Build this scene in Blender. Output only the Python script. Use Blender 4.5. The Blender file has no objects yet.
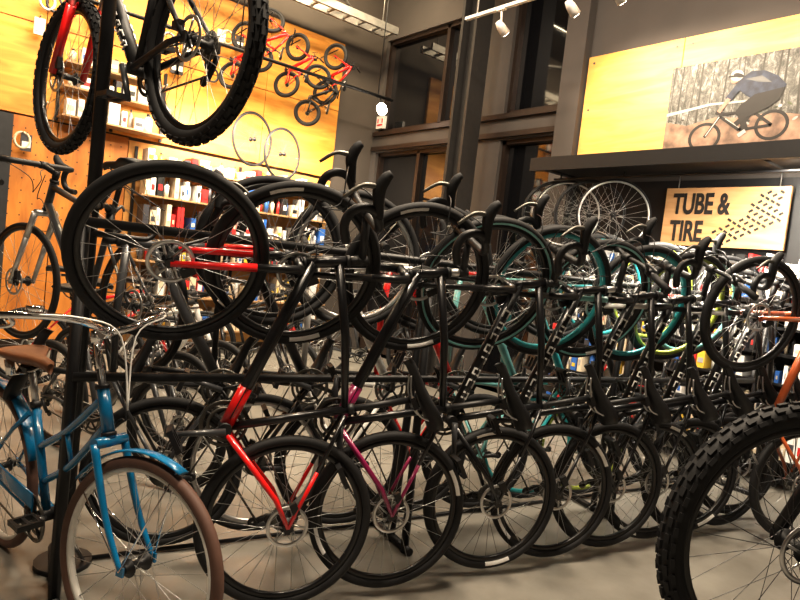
import bpy, math, random
from mathutils import Vector, Matrix
random.seed(7)
scene = bpy.context.scene
COL = scene.collection

# ------------------------------------------------------------------ materials
def mat(name, col, rough=0.5, metal=0.0, emit=0.0, var=0.12, nscale=18.0, coat=0.0, bump=0.0):
    m = bpy.data.materials.new(name); m.use_nodes = True
    nt = m.node_tree; b = nt.nodes['Principled BSDF']
    b.inputs['Roughness'].default_value = rough
    b.inputs['Metallic'].default_value = metal
    b.inputs['Coat Weight'].default_value = coat
    tc = nt.nodes.new('ShaderNodeTexCoord'); nz = nt.nodes.new('ShaderNodeTexNoise')
    nz.inputs['Scale'].default_value = nscale; nz.inputs['Detail'].default_value = 4
    nt.links.new(tc.outputs['Object'], nz.inputs['Vector'])
    cr = nt.nodes.new('ShaderNodeValToRGB')
    cr.color_ramp.elements[0].position = 0.3; cr.color_ramp.elements[1].position = 0.7
    c = list(col)
    cr.color_ramp.elements[0].color = [max(0, x*(1-var)) for x in c]+[1]
    cr.color_ramp.elements[1].color = [min(1, x*(1+var)) for x in c]+[1]
    nt.links.new(nz.outputs['Fac'], cr.inputs['Fac'])
    nt.links.new(cr.outputs['Color'], b.inputs['Base Color'])
    if emit > 0:
        nt.links.new(cr.outputs['Color'], b.inputs['Emission Color'])
        b.inputs['Emission Strength'].default_value = emit
    if bump > 0:
        bp = nt.nodes.new('ShaderNodeBump'); bp.inputs['Strength'].default_value = bump
        nt.links.new(nz.outputs['Fac'], bp.inputs['Height']); nt.links.new(bp.outputs['Normal'], b.inputs['Normal'])
    return m

def wood(name, c1, c2, stretch=(1.2, 14, 14), rough=0.5):
    m = bpy.data.materials.new(name); m.use_nodes = True
    nt = m.node_tree; b = nt.nodes['Principled BSDF']; b.inputs['Roughness'].default_value = rough
    tc = nt.nodes.new('ShaderNodeTexCoord'); mp = nt.nodes.new('ShaderNodeMapping')
    mp.inputs['Scale'].default_value = stretch
    nz = nt.nodes.new('ShaderNodeTexNoise'); nz.inputs['Scale'].default_value = 1.6; nz.inputs['Detail'].default_value = 7
    nz.inputs['Distortion'].default_value = 0.8
    cr = nt.nodes.new('ShaderNodeValToRGB')
    cr.color_ramp.elements[0].position = 0.35; cr.color_ramp.elements[1].position = 0.68
    cr.color_ramp.elements[0].color = (*c1, 1); cr.color_ramp.elements[1].color = (*c2, 1)
    nt.links.new(tc.outputs['Object'], mp.inputs['Vector']); nt.links.new(mp.outputs['Vector'], nz.inputs['Vector'])
    nt.links.new(nz.outputs['Fac'], cr.inputs['Fac']); nt.links.new(cr.outputs['Color'], b.inputs['Base Color'])
    return m

M = {}
M['black'] = mat('gloss_black_paint', (0.006, 0.006, 0.007), 0.32, coat=0.15)
M['matte'] = mat('matte_black_paint', (0.008, 0.008, 0.009), 0.5)
M['rubber'] = mat('tire_rubber', (0.007, 0.007, 0.008), 0.72, nscale=60)
M['gray'] = mat('charcoal_paint', (0.04, 0.042, 0.046), 0.38, coat=0.3)
M['red'] = mat('red_paint', (0.72, 0.012, 0.012), 0.28, coat=0.5)
M['blue'] = mat('blue_paint', (0.002, 0.14, 0.31), 0.25, coat=0.6)
M['teal'] = mat('teal_paint', (0.03, 0.36, 0.40), 0.35, coat=0.3)
M['mint'] = mat('mint_paint', (0.20, 0.52, 0.52), 0.35, coat=0.3)
M['lime'] = mat('lime_paint', (0.42, 0.52, 0.08), 0.4, coat=0.3)
M['orange'] = mat('rust_orange_paint', (0.42, 0.09, 0.025), 0.3, coat=0.6)
M['white'] = mat('white_paint', (0.8, 0.8, 0.78), 0.35)
M['magenta'] = mat('magenta_paint', (0.30, 0.015, 0.09), 0.3, coat=0.5)
M['silver'] = mat('silver_alloy', (0.62, 0.62, 0.62), 0.28, metal=0.9)
M['chrome'] = mat('chrome', (0.85, 0.85, 0.86), 0.1, metal=1.0, var=0.02)
M['spoke'] = mat('spoke_steel', (0.45, 0.45, 0.45), 0.3, metal=0.8)
M['spokedark'] = mat('spoke_dark', (0.08, 0.08, 0.08), 0.35, metal=0.7)
M['tan'] = mat('tan_rubber', (0.10, 0.05, 0.035), 0.65)
M['cream'] = mat('cream_rim', (0.75, 0.74, 0.70), 0.35)
M['brown'] = mat('brown_leather', (0.16, 0.06, 0.025), 0.45)
M['chain'] = mat('chain_steel', (0.14, 0.135, 0.12), 0.4, metal=0.8)
M['rack'] = mat('rack_steel', (0.008, 0.008, 0.009), 0.45, metal=0.2)

# ------------------------------------------------------------------ mesh builder
def catmull(pts, sub=5):
    pts = [Vector(p) for p in pts]
    if len(pts) < 3: return pts
    out = []
    for i in range(len(pts)-1):
        p0 = pts[max(i-1, 0)]; p1 = pts[i]; p2 = pts[i+1]; p3 = pts[min(i+2, len(pts)-1)]
        for k in range(sub):
            t = k/sub
            out.append(0.5*((2*p1)+(p2-p0)*t+(2*p0-5*p1+4*p2-p3)*t*t+(-p0+3*p1-3*p2+p3)*t**3))
    out.append(pts[-1]); return out

class MB:
    def __init__(s): s.v = []; s.f = []; s.m = []; s.mats = []; s.sm = []
    def mi(s, name):
        if name not in s.mats: s.mats.append(name)
        return s.mats.index(name)
    def face(s, idx, m, smooth=True): s.f.append(idx); s.m.append(m); s.sm.append(smooth)
    def path(s, pts, r, m, n=8, caps=True, closed=False, flat=None):
        pts = [Vector(p) for p in pts]; N = len(pts)
        rs = r if isinstance(r, (list, tuple)) else [r]*N
        if len(rs) != N:
            K = len(rs)-1; o = []
            for i in range(N):
                t = i/(N-1)*K; k = min(int(t), K-1); o.append(rs[k]+(rs[k+1]-rs[k])*(t-k))
            rs = o
        mi = s.mi(m); base = len(s.v)
        prev = None
        for i in range(N):
            if closed: t = pts[(i+1) % N]-pts[i-1]
            elif i == 0: t = pts[1]-pts[0]
            elif i == N-1: t = pts[-1]-pts[-2]
            else: t = pts[i+1]-pts[i-1]
            t.normalize()
            if prev is None:
                a = Vector((0, 1, 0)) if abs(t.y) < 0.9 else Vector((0, 0, 1))
                nn = (a-t*a.dot(t)).normalized()
            else: nn = (prev-t*prev.dot(t)).normalized()
            prev = nn; bb = t.cross(nn)
            for k in range(n):
                an = 2*math.pi*k/n
                f = flat if flat else (1, 1)
                s.v.append(pts[i]+(nn*math.cos(an)*f[0]+bb*math.sin(an)*f[1])*rs[i])
        for i in range(N if closed else N-1):
            for k in range(n):
                a = base+i*n+k; b = base+i*n+(k+1) % n
                j = (i+1) % N
                c = base+j*n+(k+1) % n; d = base+j*n+k
                s.face((a, b, c, d), mi)
        if caps and not closed:
            s.face(tuple(base+k for k in range(n))[::-1], mi, False)
            s.face(tuple(base+(N-1)*n+k for k in range(n)), mi, False)
    def tube(s, a, b, r, m, n=8, r2=None, flat=None):
        s.path([a, b], [r, r if r2 is None else r2], m, n, flat=flat)
    def lathe(s, prof, m, n=48, mf=None, c=(0, 0, 0)):
        P = len(prof); base = len(s.v); mi = s.mi(m)
        for i in range(n):
            an = 2*math.pi*i/n; ca = math.cos(an); sa = math.sin(an)
            for (r, a) in prof:
                s.v.append(Vector((c[0]+r*ca, c[1]+a, c[2]+r*sa)))
        for i in range(n):
            j = (i+1) % n
            for k in range(P):
                l = (k+1) % P
                mm = mi
                if mf:
                    q = mf(i, k)
                    if q: mm = s.mi(q)
                s.face((base+i*P+k, base+i*P+l, base+j*P+l, base+j*P+k), mm)
    def box(s, c, size, m, R=None):
        mi = s.mi(m); base = len(s.v); c = Vector(c)
        for dx in (-.5, .5):
            for dy in (-.5, .5):
                for dz in (-.5, .5):
                    p = Vector((dx*size[0], dy*size[1], dz*size[2]))
                    if R: p = R @ p
                    s.v.append(c+p)
        for q in ((0, 1, 3, 2), (4, 6, 7, 5), (0, 4, 5, 1), (2, 3, 7, 6), (0, 2, 6, 4), (1, 5, 7, 3)):
            s.face(tuple(base+i for i in q), mi, False)
    def box2(s, lo, hi, m):
        s.box([(lo[i]+hi[i])/2 for i in range(3)], [abs(hi[i]-lo[i]) for i in range(3)], m)
    def poly(s, pts, m):
        base = len(s.v); mi = s.mi(m)
        for p in pts: s.v.append(Vector(p))
        s.face(tuple(range(base, base+len(pts))), mi, False)
    def mesh(s, name):
        me = bpy.data.meshes.new(name)
        me.from_pydata([tuple(v) for v in s.v], [], s.f)
        for k in s.mats: me.materials.append(M[k])
        me.polygons.foreach_set('material_index', s.m)
        me.polygons.foreach_set('use_smooth', s.sm)
        me.update(); return me
    def obj(s, name, parent=None):
        o = bpy.data.objects.new(name, s.mesh(name)); COL.objects.link(o)
        if parent: o.parent = parent
        return o

def empty(name, mw=None):
    o = bpy.data.objects.new(name, None); o.empty_display_size = 0.1; COL.objects.link(o)
    if mw is not None: o.matrix_world = mw
    return o

# ------------------------------------------------------------------ bicycle parts
cache = {}
def wheel_mesh(R, tr, tire='rubber', rim='black', spoke='spoke', knobs=0, rear=False, disc=True, decal=None, rimw=0.024, nsp=28, tstripe=None):
    key = ('w', R, tr, tire, rim, spoke, knobs, rear, disc, decal, rimw, nsp, tstripe)
    if key in cache: return cache[key]
    b = MB(); nseg = 64; P = 12
    prof = [(R-tr+tr*math.cos(2*math.pi*k/P), tr*math.sin(2*math.pi*k/P)) for k in range(P)]
    def mf(i, k):
        if decal and k in (3, 4, 7, 8) and ((i % 32) in (3, 4, 5, 6)): return decal
        if tstripe and k in (3, 8): return tstripe
        return None
    b.lathe(prof, tire, nseg, mf)
    r1 = R-2*tr+0.006; r0 = r1-rimw
    b.lathe([(r1, -0.012), (r1, 0.012), (r0+0.004, 0.010), (r0, 0.004), (r0, -0.004), (r0+0.004, -0.010)], rim, nseg)
    b.lathe([(0.006, -0.055), (0.016, -0.052), (0.016, -0.04), (0.030, -0.036), (0.030, -0.032), (0.014, -0.026), (0.014, 0.026), (0.030, 0.032), (0.030, 0.036), (0.016, 0.04), (0.016, 0.052), (0.006, 0.055)], 'matte', 16)
    for i in range(nsp):
        an = 2*math.pi*i/nsp; side = 1 if i % 2 else -1
        off = 0.9 if (i//2) % 2 else -0.9
        p = Vector((0.028*math.cos(an+off), side*0.034, 0.028*math.sin(an+off)))
        q = Vector((r0*math.cos(an), side*0.003, r0*math.sin(an)))
        b.path([p, q], 0.0012, spoke, 4, caps=False)
    b.tube((r0, 0, 0), (r0-0.045, 0, 0), 0.003, 'silver', 5)
    if disc:
        b.lathe([(0.066, 0.046), (0.080, 0.046), (0.080, 0.049), (0.066, 0.049)], 'silver', 32)
        for i in range(6):
            an = i*math.pi/3
            b.tube((0.015*math.cos(an), 0.0475, 0.015*math.sin(an)), (0.068*math.cos(an+.4), 0.0475, 0.068*math.sin(an+.4)), 0.004, 'silver', 4)
    if rear:
        for i in range(7):
            rr = 0.055-0.005*i; y = -0.034-0.0035*i
            b.lathe([(0.012, y), (rr, y), (rr, y-0.002), (0.012, y-0.002)], 'chain', 24)
    if knobs:
        for i in range(knobs):
            for row, (aa, w) in enumerate(((0, 0.012), (0.62, 0.011), (-0.62, 0.011), (1.15, 0.010), (-1.15, 0.010))):
                an = 2*math.pi*(i+(0.5 if row in (1, 2) else 0))/knobs
                rad = R-tr+(tr+0.002)*math.cos(aa); y = (tr+0.002)*math.sin(aa)
                c = Vector((rad*math.cos(an), y, rad*math.sin(an)))
                er = Vector((math.cos(an), 0, math.sin(an))); et = Vector((-math.sin(an), 0, math.cos(an))); ey = Vector((0, 1, 0))
                n_ = er*math.cos(aa)+ey*math.sin(aa); s_ = n_.cross(et)
                Rm = Matrix((et, s_, n_)).transposed()
                L = 2*math.pi*R/knobs*0.55
                b.box(c, (L, w, 0.008), tire, Rm)
    me = b.mesh('wheel'); cache[key] = me; return me

GEO = {
 'hyb':  dict(R=.338, tr=.020, wb=1.09, bb=(.44, -.065), fl=.45, ht=.17, hang=71, off=.045, st=.47, sad=.77, rad=.92),
 'mtb':  dict(R=.362, tr=.028, wb=1.12, bb=(.44, -.045), fl=.50, ht=.11, hang=68, off=.045, st=.42, sad=.66, rad=1.1),
 'cru':  dict(R=.345, tr=.020, wb=1.10, bb=(.46, -.055), fl=.41, ht=.16, hang=71, off=.05, st=.42, sad=.60, rad=.95),
 'kid':  dict(R=.340, tr=.042, wb=.98, bb=(.42, -.02), fl=.43, ht=.14, hang=70, off=.04, st=.34, sad=.50, rad=1.5),
}
def geo(kind):
    g = dict(GEO[kind]); a = math.radians(g['hang'])
    ax = Vector((-math.cos(a), 0, math.sin(a))); fw = Vector((math.sin(a), 0, math.cos(a)))
    fh = Vector((g['wb'], 0, 0)); g['fh'] = fh; g['ax'] = ax; g['fw'] = fw
    g['crown'] = fh-fw*g['off']+ax*g['fl']
    g['hb'] = g['crown']+ax*0.012
    g['htop'] = g['hb']+ax*g['ht']
    g['BB'] = Vector((g['bb'][0], 0, g['bb'][1]))
    sd = Vector((-0.29, 0, 0.957)); g['sd'] = sd
    g['stop'] = g['BB']+sd*g['st']
    g['saddle'] = g['BB']+sd*g['sad']
    return g

def frame_mesh(kind, col, acc, decal):
    key = ('f', kind, col, acc, decal)
    if key in cache: return cache[key]
    g = geo(kind); b = MB(); q = g['rad']; ax = g['ax']
    BB, st, hb, ht = g['BB'], g['stop'], g['hb'], g['htop']
    b.tube(hb, ht, .022*q, col, 12)
    b.tube(hb-ax*.004, hb+ax*.008, .026*q, 'matte', 12); b.tube(ht-ax*.008, ht+ax*.006, .026*q, 'matte', 12)
    if decal: b.box((hb+ht)/2+g['fw']*.022*q, (.006, .018, .03), 'white', Matrix.Rotation(math.radians(g['hang']-90), 3, 'Y'))
    b.tube(BB, st, .0175*q, col, 10)
    dstart = hb+ax*.035; tstart = ht-ax*.035
    if kind == 'cru':
        s1 = BB+(st-BB)*.62; s2 = BB+(st-BB)*.30
        b.path(catmull([tstart, (tstart+s1)/2+Vector((-.02, 0, -.035)), s1]), .014, col, 10)
        b.path(catmull([dstart, (dstart+s2)/2+Vector((-.01, 0, -.04)), s2]), .014, col, 10)
        b.tube((tstart+s1)/2+Vector((-.02, 0, -.035)), (dstart+s2)/2+Vector((-.01, 0, -.04)), .009, col, 8)
        R = g['R']+.025
        arc = [Vector((R*math.cos(t), 0, R*math.sin(t))) for t in [math.radians(x) for x in range(20, 191, 8)]]
        b.path(arc, .026, col, 8, flat=(1, .25))
        b.path([Vector((.0, -.06, .05)), Vector((.25, -.06, .03)), Vector((.48, -.06, .02))], .035, col, 8, flat=(.1, 1))
        for y in (-.075, .075):
            b.tube((0, y, 0), (R*math.cos(math.radians(150)), 0, R*math.sin(math.radians(150))), .003, 'chrome', 5)
        b.tube(BB+Vector((-.02, .05, -.02)), BB+Vector((-.06, .17, -.275)), .008, 'chrome', 8)
    else:
        b.path([dstart, (dstart*.5+BB*.5), BB], [.024*q, .027*q, .024*q], col, 12)
        b.path([tstart, tstart*.5+st*.5+Vector((0, 0, .004)), st-g['sd']*.02], [.020*q, .018*q, .015*q], col, 10)
        d = (BB-dstart)
        if acc:
            p0 = dstart+d*.76; p1 = dstart+d*.98
            b.tube(p0, p1, .0285*q, acc, 12)
        if decal:
            n_ = d.normalized(); up = Vector((0, 1, 0)).cross(n_)
            Rm = Matrix((n_, Vector((0, 1, 0)), up)).transposed()
            L = d.length
            for side in (-1, 1):
                t = .22
                for k in range(8):
                    w = .030 if k % 3 else .036
                    c = dstart+n_*(t*L)+Vector((0, side*.0275*q, 0)); ci = Vector((0, -side*.0055, 0))
                    b.box(c+up*.014+ci, (w, .004, .006), decal, Rm)
                    if k % 3 != 1: b.box(c-up*.014+ci, (w, .004, .006), decal, Rm)
                    b.box(c-n_*(w*.42), (.008, .006, .026), decal, Rm)
                    if k % 2: b.box(c+n_*(w*.42), (.008, .006, .026), decal, Rm)
                    t += .085
    for y in (-1, 1):
        c0 = BB+Vector((-.02, y*.03, 0)); c1 = Vector((.12, y*.055, .0)); c2 = Vector((0, y*.066, 0))
        b.path([c0, c1, c2], [.013*q, .011*q, .009*q], acc or col, 8)
        s0 = st+Vector((-.01, y*.018, -.03))
        b.path([s0, s0*.75+Vector((0, y*.032, 0)), s0*.5+Vector((0, y*.045, 0))], [.011*q, .009*q, .009*q], col, 8)
        b.path([s0*.5+Vector((0, y*.045, 0)), Vector((0, y*.066, 0))], [.009*q, .008*q], acc or col, 8)
    b.tube(BB+Vector((0, -.04, 0)), BB+Vector((0, .04, 0)), .024, 'matte', 12)
    b.box((0.0, 0.066, 0), (.035, .008, .035), col); b.box((0.0, -.066, 0), (.035, .008, .035), col)
    if kind != 'cru': b.box((.055, .058, .05), (.05, .022, .028), 'matte')
    b.tube(st-g['sd']*.01, st+g['sd']*.015, .022*q, 'matte', 10)
    b.tube(st, g['saddle']-g['sd']*.04, .0135, 'silver' if kind == 'cru' else 'matte', 10)
    b.path(catmull([ht+Vector((.06, .02, .03)), hb+Vector((.05, .03, .06)), dstart+Vector((-.02, .026, -.02)), BB+Vector((.03, .03, .03))]), .0025, 'matte', 5)
    me = b.mesh('frame'); cache[key] = me; return me

def fork_mesh(kind, col, acc):
    key = ('k', kind, col, acc)
    if key in cache: return cache[key]
    g = geo(kind); b = MB(); ax = g['ax']; cr = g['crown']; fh = g['fh']; q = g['rad']
    b.tube(cr, g['htop']+ax*.06, .013, 'matte', 8)
    b.tube(cr+Vector((0, -.062, 0))-ax*.01, cr+Vector((0, .062, 0))-ax*.01, .020*q, col, 10)
    b.tube(cr, g['hb'], .022*q, col, 10)
    for y in (-1, 1):
        top = cr+Vector((0, y*.06, 0))-ax*.01; bot = fh+Vector((0, y*.066, 0))
        if kind == 'mtb':
            mid = top+(bot-top)*.36
            b.tube(top, mid, .0155, 'silver', 10); b.path([mid, bot], [.022, .017], acc or col, 10)
        elif kind == 'cru':
            b.path(catmull([top, top+(bot-top)*.6-Vector((.018, 0, 0)), bot]), [.014, .008], col, 8)
        else:
            mid = top+(bot-top)*.35
            b.path([top, mid], [.018, .016], col, 8); b.path([mid, bot], [.016, .011], acc or col, 8)
        b.box(bot, (.028, .008, .03), col)
    if kind == 'mtb':
        mid = cr-ax*.20
        b.path(catmull([mid+Vector((.0, -.06, 0)), mid+Vector((.05, 0, .05)), mid+Vector((0, .06, 0))]), .012, acc or col, 8)
    if kind != 'cru': b.box(fh+Vector((-.05, .06, .04)), (.03, .022, .05), 'matte')
    if kind == 'cru':
        R = g['R']+.018
        arc = [fh+Vector((R*math.cos(t), 0, R*math.sin(t))) for t in [math.radians(x) for x in range(66, 150, 6)]]
        b.path(arc, .022, 'blue', 8, flat=(1, .22))
        for y in (-.072, .072):
            for an in (70, 146):
                b.tube(fh+Vector((0, y, 0)), fh+Vector((R*math.cos(math.radians(an)), 0, R*math.sin(math.radians(an)))), .003, 'chrome', 5)
    me = b.mesh('fork'); cache[key] = me; return me

def bar_mesh(kind, style, tape='matte', reach=.125, rise=.045):
    key = ('b', kind, style, tape, reach, rise)
    if key in cache: return cache[key]
    g = geo(kind); b = MB(); ax = g['ax']; base = g['htop']+ax*(rise-.005)
    if kind != 'hyb': reach = .07
    c = g['htop']+ax*rise+g['fw']*reach
    met = 'chrome' if style == 'cruiser' else 'matte'
    if style == 'cruiser':
        b.tube(g['htop'], g['htop']+ax*.18, .0125, 'chrome', 10)
        c = g['htop']+ax*.18+Vector((.05, 0, .01)); base = g['htop']+ax*.17
    else: b.tube(g['htop'], base+ax*.02, .017, 'silver' if rise > .06 else 'matte', 10)
    b.tube(base-ax*.02, base+ax*.02, .019, met, 10)
    b.tube(base, c, .016, met, 8)
    b.tube(c+Vector((0, -.022, 0)), c+Vector((0, .022, 0)), .021, met, 10)
    for y in (-1, 1):
        def V(x, yy, z): return c+Vector((x, y*yy, z))
        if style == 'drop':
            b.path(catmull([V(0, 0, 0), V(0, .10, 0), V(.005, .16, 0), V(.035, .19, .002), V(.085, .2, -.002), V(.115, .203, -.035), V(.115, .206, -.08), V(.08, .21, -.115), V(.02, .213, -.125)], 5), .0165, tape, 8)
            b.path(catmull([V(.06, .2, .004), V(.11, .2, .018), V(.155, .2, .032), V(.185, .2, .062), V(.195, .2, .085)]), [.018, .020, .024, .021, .013], 'rubber', 8)
            b.path(catmull([V(.165, .2, .03), V(.19, .205, -.02), V(.175, .21, -.09)]), [.012, .008, .006], 'chain', 6)
            b.path(catmull([V(.13, .19, .01), V(.14, .08, -.02), V(.06, .03, -.08), c-ax*.16+Vector((.03, 0, 0))]), .0025, 'matte', 5)
        elif style == 'flat':
            b.path(catmull([V(0, 0, 0), V(0, .09, .012), V(-.02, .19, .018), V(-.04, .28, .018)]), .0115, 'matte', 8)
            b.path([V(-.02, .185, .018), V(-.042, .295, .018)], .0165, 'rubber', 10)
            b.path(catmull([V(-.01, .15, .015), V(.045, .17, .0), V(.04, .25, -.005)]), [.009, .006], 'gray', 6)
            b.tube(V(-.012, .14, .018), V(-.018, .17, .018), .02, 'matte', 8)
            b.path(catmull([V(.0, .14, .015), V(.11, .08, .02), V(.11, .02, -.06), c-ax*.2+Vector((.03, 0, 0))]), .0025, 'matte', 5)
        else:
            b.path(catmull([V(0, 0, 0), V(.035, .06, .02), V(.03, .16, .05), V(-.02, .26, .055), V(-.10, .32, .045), V(-.19, .345, .03)]), .0115, 'chrome', 10)
            b.path([V(-.10, .32, .045), V(-.20, .347, .028)], .0165, 'matte', 10)
            b.path(catmull([V(-.06, .30, .05), V(-.06, .29, .02), V(-.15, .32, .0)]), [.008, .005], 'chrome', 6)
            b.path(catmull([V(-.04, .29, .055), V(.08, .16, .06), V(.10, .03, 0), c-ax*.25+Vector((.05, 0, 0))]), .003, 'white', 5)
            b.tube(V(-.02, .25, .07), V(-.02, .25, .085), .026, 'chrome', 12)
    me = b.mesh('handlebar'); cache[key] = me; return me

def saddle_mesh(kind, col='matte'):
    key = ('s', kind, col)
    if key in cache: return cache[key]
    g = geo(kind); b = MB(); c = g['saddle']
    wide = .20 if kind == 'cru' else .175
    st = [(-.125, .35, -.004), (-.115, .85, .006), (-.09, 1, .012), (-.05, .95, .012), (-.01, .68, .006), (.04, .36, .001), (.09, .27, .0), (.13, .24, -.002), (.15, .12, -.012)]
    n = 12; base = len(b.v); mi = b.mi(col)
    th = .05 if kind == 'cru' else .042
    for (x, w, z) in st:
        hw = wide/2*w
        for k in range(n):
            a = 2*math.pi*k/n
            zz = math.sin(a)
            b.v.append(c+Vector((x*1.16, hw*math.cos(a)*(1 if zz >= 0 else .85), z+.012+(zz*.014 if zz > 0 else zz*th*(.5+.5*w)))))
    for i in range(len(st)-1):
        for k in range(n):
            b.face((base+i*n+k, base+i*n+(k+1) % n, base+(i+1)*n+(k+1) % n, base+(i+1)*n+k), mi)
    b.face(tuple(base+k for k in range(n)), mi); b.face(tuple(base+(len(st)-1)*n+k for k in range(n))[::-1], mi)
    for y in (-.02, .02):
        b.path(catmull([c+Vector((-.09, y*1.4, -.01)), c+Vector((-.05, y, -.04)), c+Vector((.04, y, -.04)), c+Vector((.11, y*.6, -.012))]), .0038, 'silver', 6)
    b.box(c+Vector((0, 0, -.042)), (.05, .05, .02), 'matte')
    if kind == 'cru':
        for y in (-.05, .05):
            b.tube(c+Vector((-.08, y, -.01)), c+Vector((-.07, y*.9, -.07)), .018, 'chrome', 10)
        b.tube(c+Vector((-.07, -.05, -.07)), c+Vector((-.07, .05, -.07)), .006, 'chrome', 6)
    me = b.mesh('saddle'); cache[key] = me; return me

def crank_mesh(kind, phase=0.4):
    key = ('c', kind, round(phase, 2))
    if key in cache: return cache[key]
    g = geo(kind); b = MB(); B = g['BB']; R = .088 if kind != 'kid' else .07
    def lt(prof, m, n=36): b.lathe(prof, m, n, c=(B.x, B.y, B.z))
    lt([(R-.012, -.048), (R, -.048), (R, -.045), (R-.012, -.045)], 'chain')
    lt([(R-.035, -.042), (R-.022, -.042), (R-.022, -.039), (R-.035, -.039)], 'chain')
    for i in range(5):
        a = i*2*math.pi/5+phase
        b.tube(B+Vector((0, -.046, 0)), B+Vector((math.cos(a)*(R-.006), -.046, math.sin(a)*(R-.006))), .006, 'matte', 6)
    L = .17 if kind != 'kid' else .12
    d = Vector((math.cos(phase), 0, math.sin(phase)))
    for s_, y in ((1, -.066), (-1, .062)):
        e = B+d*L*s_+Vector((0, y*1.12, 0))
        b.path([B+Vector((0, y, 0)), e], [.014, .010], 'gray', 8)
        yy = 1 if y > 0 else -1
        b.tube(e, e+Vector((0, yy*.02, 0)), .007, 'silver', 6)
        pc = e+Vector((0, yy*.06, 0))
        for dx in (-.036, .036): b.box(pc+Vector((dx, 0, 0)), (.014, .085, .02), 'matte')
        for dy in (-.036, .0, .036): b.box(pc+Vector((0, dy, 0)), (.07, .012, .018), 'matte')
    y = -.046
    b.path([Vector((B.x, y, B.z+R)), Vector((0, y, .045))], .0045, 'chain', 5, flat=(1, .8))
    b.path([Vector((B.x, y, B.z-R)), Vector((.03, y, -.10))], .0045, 'chain', 5)
    arc = [Vector((B.x+R*math.cos(t), y, B.z+R*math.sin(t))) for t in [math.radians(x) for x in range(-90, 91, 18)]]
    b.path(arc, .005, 'chain', 5)
    if kind != 'kid' and kind != 'cru':
        b.path([Vector((0, -.07, -.02)), Vector((.02, -.07, -.06)), Vector((.03, -.055, -.11))], .012, 'matte', 6)
        for p in ((.018, y, -.055), (.035, y, -.115)):
            b.lathe([(.004, -.003), (.02, -.003), (.02, .003), (.004, .003)], 'matte', 12, c=p)
    me = b.mesh('crankset'); cache[key] = me; return me

def bicycle(name, mw, kind='hyb', col='black', acc=None, fork=None, facc=None, bars='flat', decal=None, wheel=None, steer=0.0, phase=.4, saddle='matte', tape='matte', rearw=None, reach=.125, rise=.045):
    g = geo(kind); w = dict(R=g['R'], tr=g['tr']); w.update(wheel or {})
    root = empty(name, mw)
    def add(nm, me, m=Matrix()):
        o = bpy.data.objects.new(nm, me); COL.objects.link(o); o.parent = root; o.matrix_basis = m; return o
    add('frame', frame_mesh(kind, col, acc, decal))
    add('saddle', saddle_mesh(kind, saddle))
    add('crankset', crank_mesh(kind, phase))
    S = Matrix.Translation(g['hb']) @ Matrix.Rotation(math.radians(steer), 4, g['ax']) @ Matrix.Translation(-g['hb'])
    add('fork', fork_mesh(kind, fork or col, facc), S)
    add('handlebar', bar_mesh(kind, bars, tape, reach, rise), S)
    add('front_wheel', wheel_mesh(**w), S @ Matrix.Translation(g['fh']) @ Matrix.Rotation(random.uniform(0, 6), 4, 'Y'))
    add('rear_wheel', wheel_mesh(**{**w, 'rear': True, **(rearw or {})}), Matrix.Rotation(random.uniform(0, 6), 4, 'Y'))
    return root

# ------------------------------------------------------------------ shop-floor frame: room axes are X,Y; survey axes are rotated 50 deg
HA = math.radians(50)
FW = Vector((math.cos(HA), math.sin(HA), 0)); RT = Vector((math.sin(HA), -math.cos(HA), 0)); UP = Vector((0, 0, 1))
def S(a, b, z=0.0): return RT*a+FW*b+UP*z
def ydir(deg):
    t = math.radians(deg); return RT*math.sin(t)+FW*math.cos(t)
def place(x, z, loc, scale=1.0):
    x = x.normalized(); z = (z-x*z.dot(x)).normalized(); y = z.cross(x)
    m = Matrix((x, y, z)).transposed().to_4x4()
    return Matrix.Translation(loc) @ m @ Matrix.Scale(scale, 4)
def upright(loc, yaw, lean=0.0, scale=1.0):
    x = ydir(yaw); z = UP.copy()
    if lean: z = Matrix.Rotation(math.radians(lean), 3, x) @ z
    return place(x, z, loc, scale)
def nose_up(loc, uyaw, lean, scale=1.0):
    uh = ydir(uyaw); L = math.radians(lean)
    f = UP*math.cos(L)-uh*math.sin(L); u = uh*math.cos(L)+UP*math.sin(L)
    return place(f, u, loc, scale)

# ------------------------------------------------------------------ room materials
def floor_mat():
    m = bpy.data.materials.new('polished_concrete'); m.use_nodes = True
    nt = m.node_tree; b = nt.nodes['Principled BSDF']
    tc = nt.nodes.new('ShaderNodeTexCoord')
    n1 = nt.nodes.new('ShaderNodeTexNoise'); n1.inputs['Scale'].default_value = 1.3; n1.inputs['Detail'].default_value = 8; n1.inputs['Roughness'].default_value = .65
    cr = nt.nodes.new('ShaderNodeValToRGB'); cr.color_ramp.elements[0].position = .3; cr.color_ramp.elements[1].position = .75
    cr.color_ramp.elements[0].color = (.135, .125, .107, 1); cr.color_ramp.elements[1].color = (.27, .258, .23, 1)
    nt.links.new(tc.outputs['Object'], n1.inputs['Vector']); nt.links.new(n1.outputs['Fac'], cr.inputs['Fac'])
    nt.links.new(cr.outputs['Color'], b.inputs['Base Color'])
    n2 = nt.nodes.new('ShaderNodeTexNoise'); n2.inputs['Scale'].default_value = 6
    mr = nt.nodes.new('ShaderNodeMapRange'); mr.inputs['To Min'].default_value = .22; mr.inputs['To Max'].default_value = .42
    nt.links.new(tc.outputs['Object'], n2.inputs['Vector']); nt.links.new(n2.outputs['Fac'], mr.inputs['Value']); nt.links.new(mr.outputs['Result'], b.inputs['Roughness'])
    return m
M['floor'] = floor_mat()
M['wallgray'] = mat('painted_wall_gray', (.076, .066, .060), .8, nscale=3, var=.06, bump=.02)
M['wallleft'] = mat('painted_wall_warm', (.080, .066, .055), .8, nscale=3, var=.06)
M['ceil'] = mat('dark_ceiling', (.03, .028, .026), .8)
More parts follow.
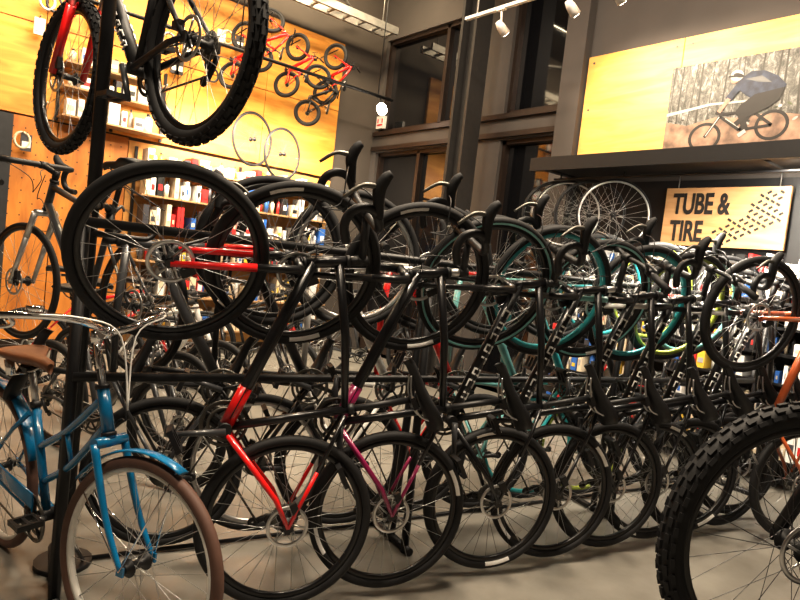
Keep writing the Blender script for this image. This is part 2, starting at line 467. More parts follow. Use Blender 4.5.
M['ply'] = wood('yellow_plywood', (.58, .225, .03), (.80, .38, .07), (1.0, 1.0, 6))
M['slat'] = wood('orange_wood_panel', (.38, .125, .018), (.60, .235, .04), (4, 1, 1.2))
M['plylight'] = wood('light_plywood', (.72, .37, .09), (.86, .50, .16), (1, 1.0, 7))
M['signwood'] = wood('sign_wood', (.42, .23, .10), (.56, .34, .17), (1, 1.2, 9))
M['bronze'] = mat('bronze_window_frame', (.035, .022, .016), .45, metal=.3)
M['glass'] = mat('night_glass', (.006, .006, .007), .06, coat=1.0, var=.02)
M['steel'] = mat('column_steel', (.028, .025, .023), .6)
M['tray'] = mat('galvanised_tray', (.34, .33, .31), .45, metal=.5)
M['fixture'] = mat('fixture_white', (.72, .71, .69), .4)
M['lampglow'] = mat('lamp_glow', (1, .9, .75), .4, emit=30, var=0)
M['textdark'] = mat('sign_ink', (.012, .01, .009), .6)
M['plinth'] = wood('plinth_wood', (.30, .17, .08), (.42, .26, .13), (1, 1, 8))

X1, Y1, X0, Y0, H = 5.6, 7.74, -4.0, -3.5, 5.6
b = MB(); b.box2((X0, Y0, -.1), (X1+.25, Y1+.2, 0), 'floor'); b.obj('floor')
b = MB(); b.box2((X0, Y0, H), (X1+.25, Y1+.2, H+.1), 'ceil'); b.obj('ceiling')
b = MB(); b.box2((X0, Y1, 0), (X1, Y1+.2, H), 'wallleft'); b.obj('wall_left')
b = MB(); b.box2((X0-.2, Y0, 0), (X0, Y1+.2, H), 'wallgray'); b.obj('wall_back')
b = MB(); b.box2((X0-.2, Y0-.2, 0), (X1+.25, Y0, H), 'wallgray'); b.obj('wall_near')
b = MB()
b.box2((X1, Y0, 0), (X1+.25, 4.3, H), 'wallgray')
b.box2((X1, 5.15, 0), (X1+.25, 5.75, H), 'wallgray')
b.box2((X1, 7.62, 0), (X1+.25, Y1+.2, H), 'wallgray')
b.box2((X1, 4.3, 3.0), (X1+.25, 5.15, 3.3), 'wallgray'); b.box2((X1, 4.3, 5.35), (X1+.25, 5.15, H), 'wallgray')
b.box2((X1, 5.75, 3.0), (X1+.25, 7.62, 3.3), 'wallgray'); b.box2((X1, 5.75, 4.65), (X1+.25, 7.62, H), 'wallgray')
b.box2((X1-.12, 4.02, 0), (X1, 4.28, H), 'wallgray')
b.obj('wall_right')
b = MB(); b.box2((X0, Y1-.02, 0), (X1, Y1, .12), 'bronze'); b.obj('baseboard_left')
b = MB(); b.box2((X1-.02, Y0, 0), (X1, 4.0, .12), 'bronze'); b.obj('baseboard_right')
b = MB(); b.box2((X1-.05, 4.28, 3.02), (X1, 7.7, 3.08), 'bronze'); b.box2((X1-.05, 4.28, 3.24), (X1, 7.7, 3.3), 'bronze'); b.obj('trim_1')

def window(name, y0, y1, z0, z1, mull):
    b = MB(); x = X1+.10; t = .05
    b.box2((x+.03, y0, z0), (x+.05, y1, z1), 'glass')
    b.box2((x-.05, y0, z0), (x+.08, y0+t, z1), 'bronze'); b.box2((x-.05, y1-t, z0), (x+.08, y1, z1), 'bronze')
    b.box2((x-.05, y0, z0), (x+.08, y1, z0+t), 'bronze'); b.box2((x-.05, y0, z1-t), (x+.08, y1, z1), 'bronze')
    for m_ in mull: b.box2((x-.05, m_-.03, z0), (x+.08, m_+.03, z1), 'bronze')
    if z0 == 0:
        b.box2((x-.05, y0, z0), (x+.08, y1, z0+.2), 'bronze')
        for m_ in (mull or [(y0+y1)/2+.3]):
            b.tube((x-.09, m_-.08, .9), (x-.09, m_-.08, 1.3), .012, 'silver', 8)
            b.tube((x-.09, m_-.08, .92), (x-.03, m_-.08, .92), .008, 'silver', 6); b.tube((x-.09, m_-.08, 1.28), (x-.03, m_-.08, 1.28), .008, 'silver', 6)
    return b.obj(name)
window('window_1', 5.75, 7.62, 3.3, 4.65, [6.35])
window('window_2', 4.3, 5.15, 3.3, 5.35, [])
window('window_3', 5.75, 7.62, 0.0, 3.0, [6.7])
window('window_4', 4.3, 5.15, 0.0, 3.0, [])

b = MB(); b.box2((5.05, 5.22, 0), (5.30, 5.26, H), 'steel'); b.box2((5.05, 5.44, 0), (5.30, 5.48, H), 'steel'); b.box2((5.16, 5.26, 0), (5.20, 5.44, H), 'steel')
b.box2((4.98, 5.15, 0), (5.37, 5.55, .03), 'steel'); b.obj('steel_column')

b = MB(); b.box2((X1-.07, 7.42, 3.34), (X1-.02, 7.6, 3.52), 'fixture')
b.box2((X1-.075, 7.45, 3.38), (X1-.07, 7.57, 3.40), 'red'); b.box2((X1-.075, 7.45, 3.42), (X1-.07, 7.47, 3.48), 'red'); b.box2((X1-.075, 7.55, 3.42), (X1-.07, 7.57, 3.48), 'red'); b.obj('exit_sign')

# ---------------------------------------------------------------- poster wall
b = MB()
ys = [4.0, 2.98, 1.9, .8]
for i in range(3):
    b.box2((X1-.05, ys[i+1]+.004, 2.6), (X1-.01, ys[i]-.004, 3.75), 'plylight')
for yy in (3.93, 3.05, 2.9, 1.97, 1.83):
    for zz in (2.68, 3.2, 3.68): b.tube((X1-.055, yy, zz), (X1-.05, yy, zz), .012, 'chain', 8)
b.obj('wood_wall_panel')

def photo_mat():
    m = bpy.data.materials.new('forest_photo_print'); m.use_nodes = True
    nt = m.node_tree; p = nt.nodes['Principled BSDF']; p.inputs['Roughness'].default_value = .55
    tc = nt.nodes.new('ShaderNodeTexCoord'); mp = nt.nodes.new('ShaderNodeMapping'); mp.inputs['Scale'].default_value = (1, 5, 3.0)
    n = nt.nodes.new('ShaderNodeTexNoise'); n.inputs['Scale'].default_value = 3.4; n.inputs['Detail'].default_value = 10; n.inputs['Roughness'].default_value = .8; n.inputs['Distortion'].default_value = .6
    cr = nt.nodes.new('ShaderNodeValToRGB'); e = cr.color_ramp.elements
    e[0].position = .40; e[0].color = (.025, .025, .022, 1); e[1].position = .68; e[1].color = (.36, .36, .36, 1)
    k = cr.color_ramp.elements.new(.52); k.color = (.10, .098, .088, 1)
    nt.links.new(tc.outputs['Object'], mp.inputs['Vector']); nt.links.new(mp.outputs['Vector'], n.inputs['Vector']); nt.links.new(n.outputs['Fac'], cr.inputs['Fac'])
    nt.links.new(cr.outputs['Color'], p.inputs['Base Color']); return m
M['photo'] = photo_mat()
M['dirt'] = mat('printed_dirt', (.22, .14, .10), .6, nscale=9, var=.55)
M['trunk'] = mat('printed_trunk', (.035, .032, .027), .6, nscale=9, var=.3)
M['mist'] = mat('printed_log', (.34, .33, .32), .6, nscale=4, var=.3)
M['skin'] = mat('printed_skin', (.30, .17, .13), .6)
M['jersey'] = mat('printed_jersey', (.018, .024, .045), .6, var=.5)
M['fern'] = mat('printed_undergrowth', (.07, .08, .045), .6, nscale=20, var=.6)
mural = empty('mountain_biker_mural', Matrix.Translation((X1-.056, 3.05, 2.62)))
def mur(nm, fn):
    b = MB(); fn(b); return b.obj(nm, mural)
W_, Hm = 1.75, .86
def P2(s, t, l): return (-.001*l, -s, t)
def f(b): b.box2((0, 0, 0), (-.008, -W_, Hm), 'photo')
mur('print_background', f)
def blob(b, cx, cy, rx, ry, m, l, n=20, rot=0):
    pts = []
    for i in range(n):
        a = 2*math.pi*i/n
        x = rx*math.cos(a); y = ry*math.sin(a); c_, s_ = math.cos(math.radians(rot)), math.sin(math.radians(rot))
        pts.append(P2(cx+x*c_-y*s_, cy+x*s_+y*c_, l))
    b.poly(pts, m)
def f(b):
    b.poly([P2(0, 0, 10), P2(W_, 0, 10), P2(W_, .34, 10), P2(1.2, .30, 10), P2(.9, .36, 10), P2(.7, .33, 10), P2(.45, .36, 10), P2(.2, .31, 10), P2(0, .36, 10)], 'dirt')
    rr = random.Random(3)
    x = .02
    while x < 1.7:
        w = rr.uniform(.005, .022); sl = rr.uniform(-.03, .04); y0 = .3
        b.poly([P2(x, y0, 9.5), P2(x+w, y0, 9.5), P2(min(W_, max(0, x+w*.8+sl)), Hm, 9.5), P2(min(W_, max(0, x+sl)), Hm, 9.5)], 'trunk')
        x += w+rr.uniform(.03, .11)
    for i in range(46):
        cx = rr.uniform(.03, 1.7); cy = rr.uniform(.28, .42) if i % 2 else rr.uniform(.02, .1)
        blob(b, cx, cy, rr.uniform(.015, .03), rr.uniform(.006, .018), rr.choice(['fern', 'trunk', 'mist']), 10.3+i*.01, 7, rr.uniform(-40, 40))
    b.poly([P2(0, .41, 10.9), P2(.4, .47, 10.9), P2(.9, .46, 10.9), P2(.9, .475, 10.9), P2(.4, .49, 10.9), P2(0, .44, 10.9)], 'mist')
mur('print_forest', f)
def f(b):
    def ring(cx, cy, R, r2, m, l, sx=1.0):
        n = 28
        for i in range(n):
            a = 2*math.pi*i/n; c2 = 2*math.pi*(i+1)/n
            b.poly([P2(cx+R*sx*math.cos(a), cy+R*math.sin(a), l), P2(cx+R*sx*math.cos(c2), cy+R*math.sin(c2), l), P2(cx+r2*sx*math.cos(c2), cy+r2*math.sin(c2), l), P2(cx+r2*sx*math.cos(a), cy+r2*math.sin(a), l)], m)
    K = .90; ox = .0
    def X(v): return ox+v*K
    ring(X(.42), .19, .13, .105, 'textdark', 12, 1.1); ring(X(1.02), .25, .125, .10, 'textdark', 12, 1.05)
    def bar(x0, y0, x1, y1, w, m, l):
        x0, x1 = X(x0), X(x1)
        d = Vector((x1-x0, y1-y0)).normalized(); n_ = Vector((-d.y, d.x))*w/2
        b.poly([P2(x0+n_.x, y0+n_.y, l), P2(x0-n_.x, y0-n_.y, l), P2(x1-n_.x, y1-n_.y, l), P2(x1+n_.x, y1+n_.y, l)], m)
    for q in ((.42, .19, .55, .37), (.55, .36, .74, .23), (.55, .38, .84, .38), (.74, .23, .86, .40), (.74, .23, 1.02, .25), (.84, .38, 1.02, .25)): bar(*q, .024, 'textdark', 13)
    bar(.43, .20, .54, .36, .010, 'mist', 13.3); bar(.60, .34, .74, .25, .007, 'mist', 13.3)
    bar(.50, .40, .58, .38, .03, 'textdark', 13.5)
    b.poly([P2(X(x), y, 14) for x, y in ((.66, .60), (.70, .67), (.78, .72), (.90, .71), (1.02, .65), (1.10, .57), (1.06, .47), (.95, .43), (.86, .46), (.76, .52))], 'jersey')
    b.poly([P2(X(x), y, 14.5) for x, y in ((1.09, .55), (1.06, .45), (.96, .39), (.82, .34), (.74, .32), (.68, .38), (.72, .44), (.84, .52))], 'textdark')
    b.poly([P2(X(x), y, 14.6) for x, y in ((.74, .66), (.88, .67), (.98, .60), (.86, .62))], 'gray')
    bar(.73, .38, .80, .22, .05, 'textdark', 14.2); bar(.80, .22, .74, .18, .035, 'mist', 14.6)
    bar(.90, .44, .70, .28, .045, 'textdark', 13.8)
    bar(.70, .62, .60, .50, .06, 'jersey', 14.7); bar(.61, .51, .53, .40, .035, 'skin', 14.8)
    blob(b, X(.655), .70, .055, .048, 'mist', 15, rot=-20); blob(b, X(.67), .70, .045, .018, 'textdark', 15.2, rot=-20); blob(b, X(.64), .665, .035, .03, 'skin', 14.9)
    bar(.58, .70, .66, .695, .018, 'textdark', 15.5)
mur('print_rider', f)

b = MB(); b.box2((4.98, -.5, 2.50), (X1-.06, 4.01, 2.58), 'steel'); b.box2((4.96, -.5, 2.47), (5.0, 4.12, 2.60), 'matte')
for yy in (3.97, 2.0, 0): b.box2((5.0, yy-.03, 2.48), (X1-.06, yy+.03, 2.50), 'steel')
b.obj('canopy_shelf')
b = MB(); b.box2((X1-.03, -.5, .0), (X1-.005, 4.0, 2.44), 'matte'); b.obj('dark_slatwall_panel')
b = MB(); b.tube((5.2, -.5, 2.42), (5.2, 3.98, 2.42), .012, 'rack', 8)
for yy in (.3, 1.7, 3.2, 3.9): b.tube((5.2, yy, 2.42), (5.2, yy, 2.47), .01, 'rack', 6)
b.obj('hanging_rail')
for i, (yy, rm) in enumerate(((3.92, 'black'), (3.78, 'silver'), (3.52, 'black'), (3.26, 'silver'))):
    w = bpy.data.objects.new('bicycle_wheel', wheel_mesh(.335, .012, rim=rm, disc=False, rimw=.016)); COL.objects.link(w)
    w.matrix_world = Matrix.Translation((5.2, yy, 2.07)) @ Matrix.Rotation(math.radians(-58 if i != 3 else -55), 4, 'Z')
for i, (x, z) in enumerate(((3.88, 2.62), (3.45, 2.72))):
    w = bpy.data.objects.new('bicycle_wheel', wheel_mesh(.335, .012, rim='matte', spoke='spokedark', disc=False, rimw=.016)); COL.objects.link(w)
    w.matrix_world = Matrix.Translation((x, 7.30, z)) @ Matrix.Rotation(math.radians(18), 4, 'Z')

# sign
sign = empty('tube_and_tire_sign', Matrix.Translation((5.45, 2.90, 1.84)))
b = MB(); b.box2((0, 0, 0), (.03, -1.02, .51), 'signwood')
b.obj('board', sign)
b = MB()
for i in range(12):
    for j in range(7):
        s_ = .44+i*.052+j*.010; t_ = -.02+j*.05+i*.026
        if s_ < .98 and .02 < t_ < .48 and (t_ < .24 or s_ > .70) and s_ > .46 and t_ < (s_-.32)*.9:
            b.box((-.003, -s_, t_), (.006, .034, .018), 'textdark', Matrix.Rotation(math.radians(-30 if (i+j) % 2 else 35), 3, 'X'))
b.obj('tread_print', sign)
for k, (txt, zz) in enumerate((('TUBE &', .285), ('TIRE', .045))):
    cu = bpy.data.curves.new('lettering', 'FONT'); cu.body = txt; cu.size = .25; cu.extrude = .003; cu.offset = .007
    cu.materials.append(M['textdark'])
    o = bpy.data.objects.new('lettering_%d' % (k+1), cu); COL.objects.link(o); o.parent = sign
    o.matrix_basis = Matrix.Translation((-.004, -.075, zz)) @ Matrix(((0, 0, -1, 0), (-1, 0, 0, 0), (0, 1, 0, 0), (0, 0, 0, 1))) @ Matrix.Diagonal((.60, 1, 1, 1))
b = MB()
for s_ in (.1, .93): b.tube((.01, -s_, .51), (.01, -s_, .62), .004, 'silver', 5)
b.obj('hangers', sign)

# products
PC = {'p_white': (.7, .7, .68), 'p_red': (.5, .03, .03), 'p_blue': (.03, .12, .4), 'p_yellow': (.6, .4, .05), 'p_black': (.02, .02, .02), 'p_grey': (.3, .3, .31), 'p_dark': (.05, .05, .06), 'p_cream': (.6, .5, .36)}
for k, c in PC.items(): M[k] = mat('package_'+k[2:], c, .4)
def product_shelf(name, x0, y0, x1, y1, zs, axis, bright=0.3, seed=1, legs=True, wm=1.0):
    rnd = random.Random(seed); b = MB()
    keys = list(PC)
    for z in zs: b.box2((x0, y0, z-.02), (x1, y1, z), 'plinth' if bright > .65 else 'rack')
    L = (y1-y0) if axis == 'y' else (x1-x0); D = (x1-x0) if axis == 'y' else (y1-y0)
    zb = 0 if legs else zs[0]-.05
    for e in (0, .5, 1):
        if axis == 'y': yy = y0+L*e; b.box2((x1-.03, yy-.015, zb), (x1, yy+.015, zs[-1]+.2), 'rack')
        else: xx = x0+L*e; b.box2((xx-.015, y1-.03, zb), (xx+.015, y1, zs[-1]+.2), 'rack')
    for zi, z in enumerate(zs):
        gap = (zs[zi+1]-z-.05) if zi+1 < len(zs) else .19
        t = .04
        while t < L-.16:
            w = rnd.uniform(.04, .11)*wm; h = gap*rnd.uniform(.5, .95); d = D*rnd.uniform(.4, .8)
            k = ('p_white' if rnd.random() < .6 else 'p_cream') if rnd.random() < bright*.6 else rnd.choice(keys)
            off = .02
            if axis == 'y':
                lo = (x0+off, y0+t, z); hi = (lo[0]+d, y0+t+w, z+h)
            else:
                lo = (x0+t, y0+off, z); hi = (x0+t+w, lo[1]+d, z+h)
            if rnd.random() < .3:
                cx, cy = (lo[0]+hi[0])/2, (lo[1]+hi[1])/2; r = w*.42
                b.tube((cx, cy, z), (cx, cy, z+h*.75), r, k, 10); b.tube((cx, cy, z+h*.75), (cx, cy, z+h*.85), r*.9, k, 10, r2=r*.45); b.tube((cx, cy, z+h*.85), (cx, cy, z+h), r*.4, 'p_black', 8)
            else:
                b.box2(lo, hi, k)
                k2 = rnd.choice(keys); fx = .003
                if axis == 'y': b.box2((lo[0]-fx, lo[1]+.01, z+h*.3), (lo[0]+.001, hi[1]-.01, z+h*.6), k2)
                else: b.box2((lo[0]+.01, lo[1]-fx, z+h*.3), (hi[0]-.01, lo[1]+.001, z+h*.6), k2)
            t += w+rnd.uniform(.004, .03)
    return b.obj(name)
product_shelf('accessory_shelf', 5.22, -.4, 5.55, 3.9, [.25, .55, .82, 1.04, 1.24, 1.43, 1.62], 'y', .62, 3, wm=.6)

# ---------------------------------------------------------------- left wall
b = MB()
xs = [-3.0, -1.6, -.2, 1.2, 2.6, 3.75, 4.9]
for i in range(6):
    for z0, z1 in ((2.5, 3.45), (3.46, 4.4)):
        b.box2((xs[i]+.004, Y1-.06, z0), (xs[i+1]-.004, Y1-.01, z1), 'ply')
b.obj('plywood_wall_panel')
b = MB()
for i in range(7):
    x0 = -3+i*.73
    b.box2((x0+.005, Y1-.06, .12), (x0+.725, Y1-.01, 1.3), 'slat'); b.box2((x0+.005, Y1-.06, 1.31), (x0+.725, Y1-.01, 2.48), 'slat')
    for jx in range(6):
        for jz in range(8):
            b.box((x0+.10+jx*.11, Y1-.061, 1.45+jz*.13), (.012, .003, .012), 'textdark')
b.obj('pegboard_wall_panel')
M['shelfback'] = mat('shelf_backing_wood', (.60, .30, .08), .5)  # warm orange wood colour of the panel behind the merchandise, not emissive
b = MB(); b.box2((2.12, Y1-.04, .1), (4.9, Y1-.01, 2.46), 'shelfback'); b.obj('shelf_backing_panel')
product_shelf('merchandise_shelf', 2.2, Y1-.40, 4.8, Y1-.05, [.3, .7, 1.1, 1.5, 1.85, 2.2], 'x', .75, 5, wm=.8)
product_shelf('boxed_parts_shelf', 1.35, Y1-.36, 2.45, Y1-.07, [2.55, 2.85, 3.1], 'x', .98, 9, legs=False, wm=1.2)
b = MB(); rnd = random.Random(4)
for i in range(40):
    x = rnd.uniform(-.6, 3.3); z = rnd.choice([3.5, 3.75, 4.0]) if x > 1.1 else rnd.choice([2.0, 2.3, 2.7, 3.0, 3.3, 3.6, 3.9])
    b.tube((x, Y1-.06, z), (x, Y1-.2, z), .006, 'chain', 6)
    k = rnd.choice(['p_black', 'p_dark', 'p_white', 'p_red', 'p_grey', 'p_cream'])
    if rnd.random() < .5:
        b.box((x, Y1-.15, z-.10), (.10, .03, .17), k); b.box((x, Y1-.168, z-.12), (.08, .004, .06), 'p_white')
    else:
        b.path([Vector((x+.07*math.cos(t), Y1-.16, z-.08+.08*math.sin(t))) for t in [2*math.pi*j/14 for j in range(14)]], .014, k, 6, closed=True)
b.obj('hanging_accessories')
b = MB(); b.box2((-.5, 6.75, .0), (.85, 6.83, 2.35), 'gray'); b.box2((-.5, 6.6, 0), (-.44, 6.98, .04), 'rack'); b.box2((.79, 6.6, 0), (.85, 6.98, .04), 'rack'); b.obj('slate_display_partition')

# rails / cable tray / track lights
b = MB(); b.tube((.6, 6.9, 3.6), (5.25, 6.9, 3.6), .022, 'rack', 8)
for x in (1, 3, 5): b.tube((x, 6.9, 3.6), (x, 6.9, H), .008, 'rack', 6)
b.tube((5.05, 6.9, 3.6), (5.05, 6.9, 3.48), .012, 'rack', 6)
b.path([Vector((5.05, 6.9, 3.49)), Vector((5.01, 6.81, 3.43))], [.03, .07], 'fixture', 12)
b.tube((5.012, 6.813, 3.431), (4.98, 6.74, 3.38), .064, 'lampglow', 14)
b.obj('suspended_light_rail')
b = MB()
for yy in (7.15, 7.38): b.box2((1.5, yy-.02, 4.58), (5.4, yy+.02, 4.68), 'tray')
for i in range(16): b.box2((1.6+i*.25, 7.15, 4.6), (1.64+i*.25, 7.38, 4.63), 'tray')
for x in (2, 3.5, 5.2): b.tube((x, 7.26, 4.6), (x, 7.26, H), .008, 'tray', 6)
b.obj('cable_tray')
b = MB(); b.tube((3.2, 6.2, 4.75), (5.0, 7.55, 4.75), .025, 'tray', 8); b.tube((4.1, 6.87, 4.75), (4.1, 6.87, H), .01, 'tray', 6); b.obj('conduit_pipe')

def spot_light(name, loc, target, power, size=60, col=(1, .82, .60), blend=.6, rad=.06):
    l = bpy.data.lights.new(name, 'SPOT'); l.energy = power; l.spot_size = math.radians(size); l.spot_blend = blend; l.color = col; l.shadow_soft_size = rad
    o = bpy.data.objects.new(name, l); COL.objects.link(o); o.location = loc
    o.rotation_euler = (Vector(target)-Vector(loc)).to_track_quat('-Z', 'Y').to_euler(); return o
def area_light(name, loc, target, power, sx, sy, col=(1, .83, .63)):
    l = bpy.data.lights.new(name, 'AREA'); l.energy = power; l.shape = 'RECTANGLE'; l.size = sx; l.size_y = sy; l.color = col
    o = bpy.data.objects.new(name, l); COL.objects.link(o); o.location = loc
    o.rotation_euler = (Vector(target)-Vector(loc)).to_track_quat('-Z', 'Y').to_euler(); return o

b = MB(); b.box2((4.42, -1.5, 3.93), (4.46, 4.75, 3.96), 'fixture')
for yy in (-1, 1.5, 4.6): b.tube((4.44, yy, 3.96), (4.44, yy, H), .008, 'fixture', 6)
b.obj('track_light_rail')
for yy in (4.27, 3.47, 3.02, 2.48, 1.7):
    b = MB(); p = Vector((4.44, yy, 3.925)); q = Vector((4.46, yy, 3.77)); d = (Vector((5.6, yy-.2, 2.9))-q).normalized()
    b.tube(p, q, .010, 'fixture', 8); b.box(p, (.04, .10, .01), 'fixture')
    b.path([q-d*.06, q-d*.01, q+d*.08], [.028, .042, .047], 'fixture', 14)
    b.tube(q+d*.076, q+d*.083, .04, 'lampglow', 14)
    b.obj('track_spotlight')
    if yy < 4.0: spot_light('track_lamp', q+d*.12, (5.6, yy-.1, 3.15), 62 if yy > 3 else 50, 85)

# ---------------------------------------------------------------- kids bicycles high on the wall
kid_pos = [(3.12, 7.45, 3.42, 'red', 10), (3.42, 7.4, 3.70, 'red', -15), (3.84, 7.42, 3.50, 'red', 15), (4.18, 7.42, 3.22, 'black', -8), (4.42, 7.42, 3.55, 'red', 12)]
for (x, y, z, c, rr) in kid_pos:
    uh = (Vector((.6, -.8, 0)) if rr > 0 else Vector((.85, -.5, 0)))
    bicycle('kids_bicycle', place(UP*.95+Vector((.2, 0, 0)), uh, Vector((x, y-.12, z)), .52), 'kid', c, None, c, None, 'flat', None, dict(rim='matte', spoke='spokedark', disc=False, nsp=16), steer=rr)
b = MB()
for (x, y, z, c, rr) in kid_pos:
    b.tube((x+.1, Y1-.06, z+.55), (x+.13, y-.12, z+.6), .008, 'rack', 6)
b.obj('wall_hooks')

# ---------------------------------------------------------------- display post with hung bicycles
post = S(-1.27, 2.50)
b = MB(); ca = ydir(131)
b.tube(post, post+UP*H, .026, 'rack', 10); b.tube(post, post+UP*.02, .11, 'rack', 16)
side = ydir(41)
for z, sg in ((2.47, -1), (1.38, 1)):
    for o_ in (-.16, .16):
        b.path(catmull([post+UP*z, post+ca*o_+side*sg*.05+UP*z, post+ca*o_+side*sg*.16+UP*z, post+ca*o_+side*sg*.20+UP*(z+.05)]), .011, 'rack', 8)
b.obj('display_post')
bicycle('mountain_bicycle', upright(S(-.79, 2.20, 2.08), -50), 'mtb', 'matte', None, 'black', 'red', 'flat', 'white', dict(R=.352, knobs=44, rim='black', spoke='spoke', tr=.026), steer=0, phase=1.0)
bicycle('road_bicycle', upright(S(-1.25, 3.0, 1.05), -58.5), 'hyb', 'gray', None, 'silver', None, 'drop', None, dict(tr=.014, rim='black'), 5)

# ---------------------------------------------------------------- main rack row (bikes parked nose-up)
row0 = Vector((-.34, 2.32)); rd = Vector((math.sin(math.radians(60)), math.cos(math.radians(60))))
nd = Vector((-rd.y, rd.x))
def rowp(s, n=0.0, z=0.0):
    p = row0+rd*s+nd*n; return S(p.x, p.y, z)
styles = [
 dict(col='black', acc='red', facc='red', bars='drop', reach=.19, rise=.06, wheel=dict(rim='black', spoke='spoke')),
 dict(col='black', bars='drop', acc='magenta', reach=.15, rise=.07, wheel=dict(rim='black', decal='white')),
 dict(col='black', bars='drop', decal='white', reach=.15, wheel=dict(rim='black', decal='white', spoke='spokedark')),
 dict(col='black', bars='flat', decal='white', reach=.17, rise=.08, wheel=dict(rim='black', tstripe='mint'), rearw=dict(tstripe=None, decal='white')),
 dict(col='black', bars='drop', decal='white', facc='mint', reach=.15, wheel=dict(rim='teal'), rearw=dict(rim='black')),
 dict(col='black', bars='flat', decal='white', facc='white', reach=.17, rise=.07, wheel=dict(rim='black', decal='white', tstripe='mint'), rearw=dict(tstripe=None)),
 dict(col='black', bars='drop', decal='white', reach=.14, wheel=dict(rim='teal'), rearw=dict(rim='black', decal='white')),
 dict(col='black', bars='flat', decal='white', facc='white', reach=.15, wheel=dict(rim='lime'), rearw=dict(rim='black')),
 dict(col='black', bars='flat', decal='white', reach=.13, wheel=dict(rim='mint', decal=None), rearw=dict(rim='black')),
 dict(col='orange', bars='drop', wheel=dict(rim='black')),
]
sk = [0, .45, 1.0, 1.38, 1.77, 2.12, 2.46, 2.78, 3.06, 3.08]
nk = [0, 0, 0, 0, 0, 0, 0, 0, .10, -.27]
steers = [26, 24, 20, 26, 18, 24, 18, 22, 18, 10]
rz = .368
for i, (s_, st_) in enumerate(zip(sk, styles)):
    kw = dict(st_)
    bicycle('hybrid_bicycle' if kw['bars'] == 'flat' else 'road_bicycle', nose_up(rowp(s_, nk[i], rz), 73+random.uniform(-2, 2), 28+random.uniform(-1.5, 1.5)), 'hyb',
            steer=steers[i]*.85, phase=random.choice([.4, 1.2, 2.0]), **kw)
bst = [dict(col='gray', facc='red', bars='flat', wheel=dict(rim='black')),
       dict(col='black', bars='drop', wheel=dict(rim='silver')),
       dict(col='white', bars='flat', wheel=dict(rim='black')),
       dict(col='red', bars='flat', wheel=dict(rim='black')),
       dict(col='mint', bars='drop', wheel=dict(rim='black', spoke='spokedark')),
       dict(col='teal', bars='flat', wheel=dict(rim='teal')),
       dict(col='black', bars='flat', wheel=dict(rim='lime'))]
for i in range(9):
    kw = dict(bst[i % len(bst)])
    bicycle('hybrid_bicycle' if kw['bars'] == 'flat' else 'road_bicycle', nose_up(rowp(-.35+i*.43, .62+.04*(i % 2), rz), 73+180, 20), 'hyb', steer=random.uniform(-10, 10), phase=random.choice([.4, 1.6]), **kw)
b = MB()
def rp(s, n, z): return rowp(s, n, z)
for n_, z in ((.30, .86), (.30, 1.42), (.42, 1.42)):
    b.tube(rp(-.75, n_, z), rp(3.7, n_, z), .018, 'rack', 8)
for s_ in (-.75, .75, 2.2, 3.7):
    b.tube(rp(s_, .30, 0), rp(s_, .34, 1.45), .02, 'rack', 8); b.tube(rp(s_, .44, 0), rp(s_, .38, 1.45), .02, 'rack', 8)
    b.tube(rp(s_, .25, .02), rp(s_, .75, .02), .02, 'rack', 8)
b.tube(rp(-.75, .62, .012), rp(3.7, .62, .012), .010, 'rack', 8)
for s_ in sk:
    q = rowp(s_, 0, rz)-ydir(73)*.49
    b.path(catmull([rp(s_-.3, .30, 1.42), q+UP*1.0+ydir(-15)*.08, q+UP*1.02-ydir(-15)*.05]), .007, 'rack', 6)
b.obj('bicycle_rack')

# ---------------------------------------------------------------- foreground bicycles
fx = ydir(128); gw = GEO['cru']['wb']
bicycle('cruiser_bicycle', upright(S(-.75, 1.92, .345)-fx*gw, 128, 3), 'cru', 'blue', None, 'blue', None, 'cruiser', None,
        dict(tire='tan', rim='cream', spoke='spoke', disc=False, rimw=.018), steer=15, saddle='brown')

mf_ = ydir(-98)
mh = S(1.085, 1.57, .79)
bicycle('mountain_bicycle', place(mf_, UP, mh-mf_*1.12), 'mtb', 'black', None, 'black', None, 'flat', 'white', dict(R=.372, knobs=56, rim='black', spoke='spokedark', tr=.030, disc=True), steer=0)
pc = mh-mf_*.56
b = MB(); Rm = Matrix((mf_, UP.cross(mf_), UP)).transposed()
b.box(Vector((pc.x, pc.y, .20)), (1.9, .5, .40), 'plinth', Rm); b.box(Vector((pc.x, pc.y, .409)), (1.94, .54, .01), 'rack', Rm); b.obj('display_plinth')

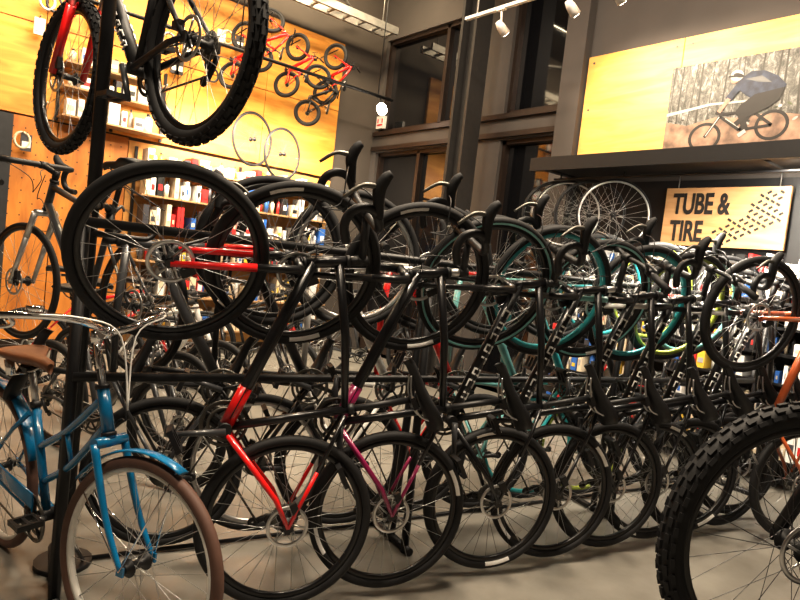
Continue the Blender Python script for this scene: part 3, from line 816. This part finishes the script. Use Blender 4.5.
for (a_, b_, yw, c, br) in ((-1.15, 3.35, 118, 'gray', 'flat'), (-1.35, 3.95, 120, 'black', 'flat'), (-1.3, 4.6, 118, 'white', 'flat'), (-.9, 5.3, 116, 'black', 'flat')):
    fx = ydir(yw)
    bicycle('hybrid_bicycle', upright(S(a_, b_, .340)-fx*1.09, yw, 4), 'hyb', c, None, c, None, br, None, dict(rim='black'), steer=8)
for (x_, y_, c) in ((1.0, 6.0, 'red'), (2.6, 6.2, 'black'), (3.9, 5.9, 'gray')):
    bicycle('hybrid_bicycle', place(Vector((.95, -.3, 0)), UP, Vector((x_, y_, .340))), 'hyb', c, None, c, None, 'flat', None, dict(rim='black'), steer=8)

# ---------------------------------------------------------------- lighting
area_light('ceiling_lamp', S(.3, 2.0, 5.3), S(.3, 2.4, 0), 225, .5, .5)
area_light('ceiling_lamp', S(-1.3, .6, 5.3), S(-.8, 2.0, 0), 110, .4, .4)
area_light('ceiling_lamp', S(1.8, 3.0, 5.3), S(1.8, 3.4, 0), 175, .5, .5)
area_light('ceiling_lamp', S(-.6, 5.0, 5.4), S(-.6, 5.0, 0), 130, .7, .7)
area_light('wall_wash_lamp', (1.2, 6.3, 5.3), (1.2, 7.7, 2.9), 210, 3.0, .3, (1, .80, .52))
area_light('wall_wash_lamp', (3.8, 6.3, 5.3), (3.8, 7.7, 2.9), 110, 2.4, .3, (1, .80, .52))
area_light('shelf_lamp', (3.5, 6.9, 2.9), (3.5, 7.7, 1.3), 120, 2.4, .15, (1, .86, .66))
area_light('shelf_lamp', (5.03, 1.8, 2.44), (5.5, 1.8, 1.3), 190, .06, 3.6, (1, .9, .75))
w = bpy.data.worlds.new('night_world'); scene.world = w; w.use_nodes = True
bgn = w.node_tree.nodes['Background']; bgn.inputs[0].default_value = (.02, .022, .03, 1); bgn.inputs[1].default_value = .6

# ---------------------------------------------------------------- camera
p = math.radians(3.4); r = math.radians(6.5)
fwd = FW*math.cos(p)-UP*math.sin(p); up0 = UP*math.cos(p)+FW*math.sin(p)
right = RT*math.cos(r)+up0*math.sin(r); up1 = up0*math.cos(r)-RT*math.sin(r)
cam = bpy.data.cameras.new('camera'); co = bpy.data.objects.new('camera', cam); COL.objects.link(co)
mm = Matrix((right, up1, -fwd)).transposed().to_4x4(); mm.translation = S(0, 0, 1.40)
co.matrix_world = mm; cam.sensor_width = 36; cam.lens = 36*620/800; cam.clip_start = .05
scene.camera = co
try:
    scene.view_settings.view_transform = 'Standard'; scene.view_settings.look = 'None'
    scene.view_settings.exposure = .5; scene.view_settings.gamma = .90
except Exception as e: print(e)
